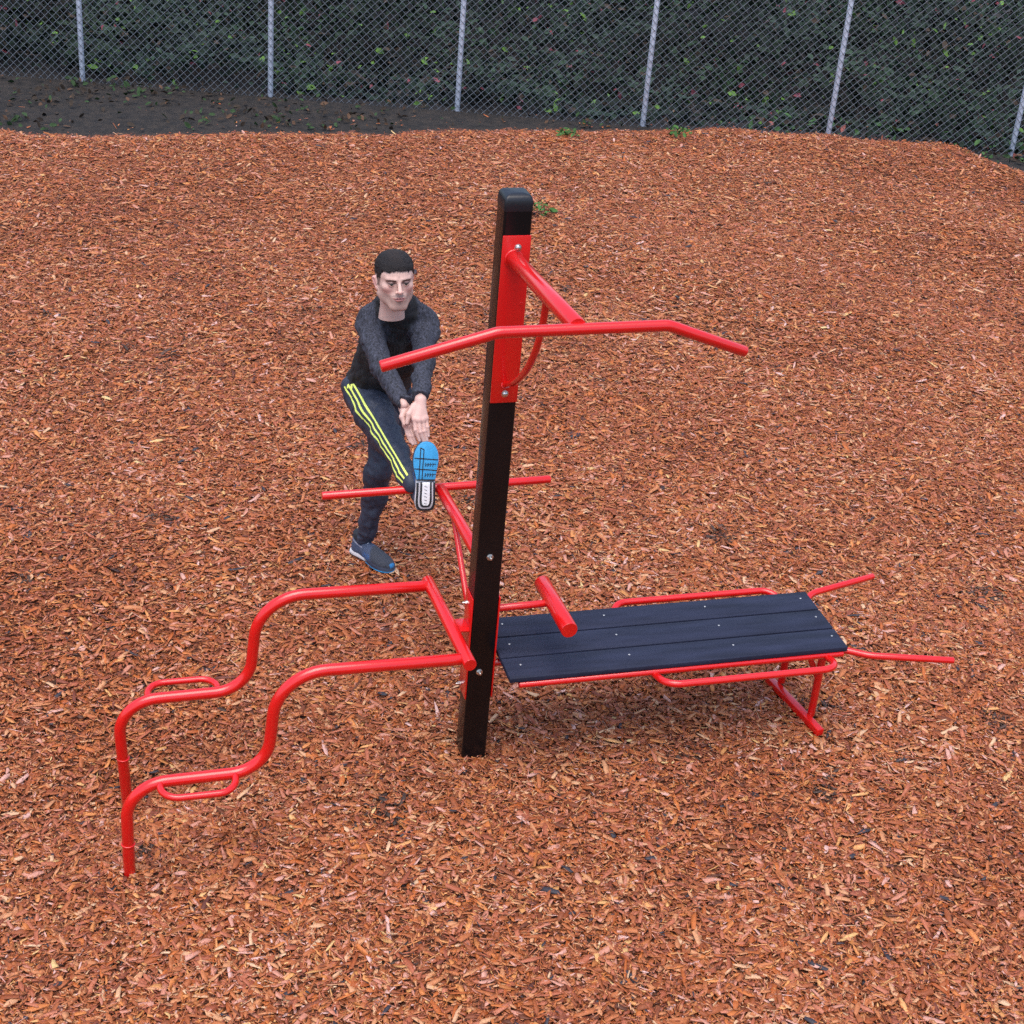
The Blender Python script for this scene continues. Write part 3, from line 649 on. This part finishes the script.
def shoe(s, heel, toe, upv):
    heel = Vector(heel); yv = (Vector(toe)-heel); scl = yv.length/.287; yv.normalize(); upv = Vector(upv); xv = yv.cross(upv).normalized(); zv = xv.cross(yv).normalized()
    tw = lambda p: heel+(xv*p[0]+yv*p[1]+zv*p[2])*scl
    W_ = lambda V: np.array([tw(p) for p in V])
    h = .003; lo = (-.06, -.02, .01); hi = (.065, .30, .15); G = grid(lo, hi, h); X, Y, Z = G
    d = ell(G, (.003*s, .205, .026), (.050, .080, .036))
    d = U(d, ell(G, (.002*s, .12, .040), (.041, .10, .046)), .03)
    d = U(d, cap(G, (0, .040, .03), (0, .046, .085), .038, .036), .025)
    d = U(d, cap(G, (0, .070, .07), (.003*s, .18, .040), .026, .022), .02)
    d = np.maximum(d, .016-Z); d = np.maximum(d, Z-(.098-.35*(Y-.02)*(Y < .08)+0*(Y >= .08)))
    d = SUB(d, cap(G, (0, .052, .080), (0, .050, .16), .026, .032), .004)
    P, F = nets(d, lo, h); P = smooth_mesh(P, F, 1, .5)
    x, y, z = P.T; c = np.tile(np.array([.050, .070, .125]), (len(P), 1))
    c = mixc(c, (.035, .040, .055), sm(.165, .18, y+.6*(z-.04)))                         # dark toe box
    c = mixc(c, (.03, .12, .33), .7*sm(.105, .115, y)*sm(.165, .155, y)*sm(.06, .05, z)*(.6+.4*np.sign(np.sin((y+z)*260))))
    c = mixc(c, (.03, .22, .5), sm(.272, .278, y)*sm(.016, .010, np.abs(x)-.004))
    c = mixc(c, (.35, .36, .44), sm(.0035, .0015, np.abs(z-(.091-.35*(np.minimum(y, .08)-.02))))*sm(.10, .09, y))
    root = child('shoe', W_(P), F, SHO, man, PO, c)
    mb = MB().tube([(0, .046, .05), (0, .046, .10), (0, .046, .13)], [.030, .034, .036], n=20); obj('sock', W_(mb.v), mb.f, SOCK, root, PO)
    ol = outline(s)
    def add(name, V, F_, m): return obj(name, W_(V), F_, m, root, PO, True, 40)
    V, F_ = slab(ol, .003, .026, .97)
    VV = np.array(V); cc_ = np.tile(np.array([.70, .70, .72]), (len(VV), 1)); cc_ = mixc(cc_, (.035, .045, .075), sm(.12, .135, VV[:, 1]))
    FQ = np.array([f for f in F_ if len(f) == 4]); mo = add('midsole', V, F_, MID); at_ = mo.data.attributes.new('tint', 'FLOAT_COLOR', 'POINT'); at_.data.foreach_set('color', np.concatenate([cc_, np.ones((len(cc_), 1))], 1).astype(np.float32).ravel())
    def clip(pts, y0, y1):
        return [p for p in pts if y0 <= p[1] <= y1]
    def inner(pts, q, cx=0, cy=None):
        cx = sum(p[0] for p in pts)/len(pts); cy = sum(p[1] for p in pts)/len(pts) if cy is None else cy
        return [(cx+(a-cx)*q, cy+(b-cy)*(1-(1-q)*.55)) for a, b in pts]
    fp = inner(clip(ol, .118, .3), .975); V, F_ = slab(fp, -.003, .0045); sole = add('outsole', V, F_, BLUE)
    def strip(a, b, wd, m, nm='tread_groove', z0=-.0042, z1=-.0005):
        a = Vector((*a, 0)); b = Vector((*b, 0)); t_ = (b-a).normalized(); nn = Vector((-t_.y, t_.x, 0))*wd/2
        pts = [tuple((a-nn)[:2]), tuple((b-nn)[:2]), tuple((b+nn)[:2]), tuple((a+nn)[:2])]; V, F_ = slab(pts, z0, z1); 
        return V, F_
    V = []; F_ = []
    def acc(v, f):
        k_ = len(V); V.extend(v); F_.extend([tuple(i+k_ for i in q) for q in f])
    for a, b, w_ in (((-.046, .168), (.050, .176), .0042), ((-.046, .212), (.051, .220), .0042), ((.030*s, .132), (.026*s, .262), .0036), ((.017*s, .132), (.012*s, .256), .0036),
                     ((.026*s, .262), (.012*s, .254), .0036), ((-.037, .128), (.037, .130), .006)):
        acc(*strip(a, b, w_, BLK))
    for cy in (.150, .192):
        for q in range(4):
            x0 = -s*(-.006+.010*q); acc(*strip((x0, cy-.008), (x0-.005*s, cy+.001), .0024, BLK)); acc(*strip((x0-.005*s, cy+.001), (x0-.001*s, cy+.008), .0024, BLK))
        acc(*strip((.008*s, cy), (-.040*s, cy+.002), .0020, BLK))
    add('tread_groove', V, F_, BLK)
    hp = clip(ol, -.01, .128)
    for q, m, z0, nm in ((.98, BLK, -.0020, 'heel_tread'), (.76, GREY, -.0034, 'heel_tread'), (.60, BLK, -.0046, 'heel_tread'), (.40, WHITE, -.0056, 'heel_tread')):
        cx = sum(p[0] for p in hp)/len(hp)
        pts = [(cx+(a-cx)*q, .128-(.128-b)*(1-(1-q)*.30)) for a, b in hp]
        V, F_ = slab(pts, z0, .004); add(nm, V, F_, m)
    V = []; F_ = []
    for q in range(6): acc(*strip((-.005, .03+.014*q), (.006, .034+.014*q), .0018, BLK, z0=-.0066, z1=-.005))
    add('heel_tread', V, F_, BLK)
    V = []; mb = MB()
    for q in range(5):
        y0 = .088+.019*q; z0 = .096-.0135*q-.0
        mb.tube([(-.020, y0-.006, z0-.003), (-.008, y0, z0+.009), (.008, y0+.006, z0+.008), (.020, y0+.004, z0-.004)], .0026, n=8)
    obj('lace', W_(mb.v), mb.f, LACE, root, PO)
    return root
shoe(1, (-0.0322, 0.7220, 0.7549), (-0.0184, 0.8120, 1.0386), (0, 1, -.3))
shoe(1, (-0.1412, 1.6766, 0.0040), (0.0120, 1.4477, 0.0040), (0, 0, 1))


# ------------------------------------------------------------ chain-link fence behind the mulch
FENM = mat('galvanised_wire', (.15, .17, .20), .6, metal=.2); FPM = mat('galvanised_post', (.55, .60, .70), .5, metal=.1, noise=(8, .1, (1, 1, 1)))
A = np.array([7.12, 7.83]); dv = np.array([-1.63, .47]); du = dv/np.linalg.norm(dv)
def fp(t): return A+du*t
t0, t1 = -3.4, 15.3
fence = empty('chain_link_fence', (float(A[0]), float(A[1]), -.1)); fo_ = (float(A[0]), float(A[1]), -.1)
tag(fence, 'grey chain-link fence along the far edge of the mulch', 'fence')
for k in range(-2, 10):
    p = fp(k*1.70); MB().tube([(p[0], p[1], -.35), (p[0], p[1], 2.02)], .024, n=14).build('post', FPM, fence, fo_)
mb = MB()
a, b = fp(t0), fp(t1); MB().tube([(a[0], a[1], 2.0), (b[0], b[1], 2.0)], .02, n=12).build('top_rail', FPM, fence, fo_)
zb, zt = -.12, 1.98; H = zt-zb; off = np.array([-du[1], du[0]])*.028; pitch = .068
V = []; F_ = []
def wire(ta, za, tb, zb_, o_):
    r = .0026; a = fp(ta)+off*o_; b = fp(tb)+off*o_; a = Vector((a[0], a[1], za)); b = Vector((b[0], b[1], zb_)); T = (b-a).normalized(); u = T.orthogonal().normalized(); v = T.cross(u); k = len(V)
    for p in (a, b):
        for j in range(3): V.append(p+(u*math.cos(j*2.094)+v*math.sin(j*2.094))*r)
    for j in range(3): F_.append((k+j, k+(j+1) % 3, k+3+(j+1) % 3, k+3+j))
q = t0
while q < t1:
    wire(q, zb, q+H, zt, 1.0); wire(q+H, zb, q, zt, 1.12); q += pitch
obj('wire_mesh', V, F_, FENM, fence, fo_)

# ------------------------------------------------------------ undergrowth behind the fence (nobody could count its leaves)
LEAF = mat('leaf', (.05, .08, .03), .75, attr='tint', noise=(40, .3, (1, 1, 1)), spec=.2)
def leaves(name, pos, size, cols, tilt=.9, label=None, kind=None, cat=None, origin=(0, 0, 0)):
    n = len(pos); U_ = rng.normal(size=(n, 3)); U_[:, 2] *= .5; U_ /= np.linalg.norm(U_, axis=1)[:, None]
    N = np.stack([rng.normal(0, tilt, n), rng.normal(-.3, tilt, n), np.ones(n)], 1); Vv = np.cross(N, U_); Vv /= np.linalg.norm(Vv, axis=1)[:, None]
    N = np.cross(U_, Vv)
    L = size*rng.uniform(.6, 1.4, n); shp = [(-1, 0, 0), (-.45, .42, .08), (.25, .46, .10), (1, 0, -.12), (.25, -.46, .10), (-.45, -.42, .08), (-.1, 0, 0)]
    P = np.stack([pos+(U_*a+Vv*b+N*c)*L[:, None]/2 for a, b, c in shp], 1)
    fq = np.array([(0, 6, 3, 2), (0, 2, 1, 1)])
    F = (np.array([(0, 6, 1), (1, 6, 2), (2, 6, 3), (3, 6, 4), (4, 6, 5), (5, 6, 0)])[None]+7*np.arange(n)[:, None, None]).reshape(-1, 3)
    P = P.reshape(-1, 3)-np.array(origin)
    C = np.repeat(np.concatenate([cols, np.ones((n, 1))], 1), 7, 0)
    o = fast_mesh(name, P, F, LEAF, {'tint': ('POINT', C)}, smooth=False); o.location = origin
    return o
def back_h(t, d): return .05+.10*d+.30*np.sin(t*1.1+2)*np.sin(d*1.2+t*.6)+.18*np.sin(t*2.9)*np.sin(d*2.3+1)+.25*np.clip(d-1, 0, 2)
n = 85000
tt = rng.uniform(t0-1, t1+1, n); dd = rng.uniform(.08, 5.5, n)**1.0; base = A[None]+du[None]*tt[:, None]+np.array([-du[1], du[0]])[None]*(-dd[:, None])
hh = np.clip(back_h(tt, dd), .05, 1.6)*rng.random(n)**.45+rng.uniform(0, .1, n)
pos = np.stack([base[:, 0], base[:, 1], hh-.12], 1)
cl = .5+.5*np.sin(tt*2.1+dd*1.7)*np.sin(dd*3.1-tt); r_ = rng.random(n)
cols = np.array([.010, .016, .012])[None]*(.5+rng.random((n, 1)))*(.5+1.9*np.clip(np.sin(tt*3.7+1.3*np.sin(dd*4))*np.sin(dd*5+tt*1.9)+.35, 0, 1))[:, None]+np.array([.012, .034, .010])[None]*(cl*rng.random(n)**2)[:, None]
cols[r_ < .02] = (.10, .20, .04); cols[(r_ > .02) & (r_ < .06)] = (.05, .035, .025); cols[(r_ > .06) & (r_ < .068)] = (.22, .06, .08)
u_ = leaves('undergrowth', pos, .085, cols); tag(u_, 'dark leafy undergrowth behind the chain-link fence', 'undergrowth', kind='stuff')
# low leaves and litter on the bare soil at the foot of the fence
n = 2600; x = rng.uniform(4.8, 9.5, n); y = rng.uniform(6.2, 9.2, n); e = edge_y(x)-y
fd = (x-A[0])*(-du[1])+(y-A[1])*du[0]
k = (e < -.05) & (rng.random(n) < np.exp(-np.abs(fd)*2.2)*.9+.05); x, y = x[k], y[k]
pos = np.stack([x, y, gh(x, y)+rng.uniform(.0, .14, len(x))*rng.random(len(x))], 1); r_ = rng.random(len(x))[:, None]
cols = np.where(r_ < .45, np.array([.05, .11, .035]), np.where(r_ < .75, np.array([.04, .028, .02]), np.where(r_ < .8, np.array([.3, .1, .08]), np.array([.02, .03, .02]))))
g2 = leaves('ground_cover', pos, .075, cols); tag(g2, 'low green leaves on the bare soil by the fence', 'ground cover', kind='stuff')
n = 5000; tt = rng.uniform(0, 15, n); dd = rng.uniform(0, 1.9, n); q = A[None]+du[None]*tt[:, None]+np.array([-du[1], du[0]])[None]*dd[:, None]
x, y = q[:, 0], q[:, 1]; k = (edge_y(x)-y < -.12) & (.5+.5*np.sin(x*2.2)*np.sin(y*3) > rng.random(n)); x, y = x[k], y[k]; n = len(x)
pos = np.stack([x, y, gh(x, y)+rng.uniform(0, .09, n)*rng.random(n)], 1); r_ = rng.random(n)[:, None]
cols = np.where(r_ < .35, np.array([.03, .06, .022]), np.where(r_ < .85, np.array([.035, .025, .018]), np.array([.09, .05, .03])))
g3 = leaves('leaf_litter', pos, .06, cols); tag(g3, 'brown and green leaf litter on the bare soil before the fence', 'leaf litter', kind='stuff')
# small weeds growing through the mulch
def weed(px, s, label, seed):
    r = np.random.default_rng(seed); x0, y0 = px[0], px[1]; z0 = float(gh(x0, y0)); n = int(34*s)
    a = r.uniform(0, 6.28, n); d = s*.11*r.random(n)**.7; pos = np.stack([x0+np.cos(a)*d, y0+np.sin(a)*d, z0+.015+s*.10*r.random(n)*(1-d/(s*.13))], 1)
    cols = np.array([.05, .12, .03])[None]*(.6+.9*r.random((n, 1)))
    o = leaves('weed', pos, .05, cols, .7, origin=(x0, y0, z0)); tag(o, label, 'weed', 'weeds growing through the mulch')
weed((2.1380, 6.2383, 0.0000), 1.0, 'small green weed growing in the mulch beside the black post top', 1)
weed((2.9962, 8.3509, 0.0000), .9, 'small green weed at the far edge of the mulch, nearer the post', 2)
weed((4.0445, 8.3670, 0.0000), 1.15, 'wider green weed at the far edge of the mulch, nearer the fence post', 3)
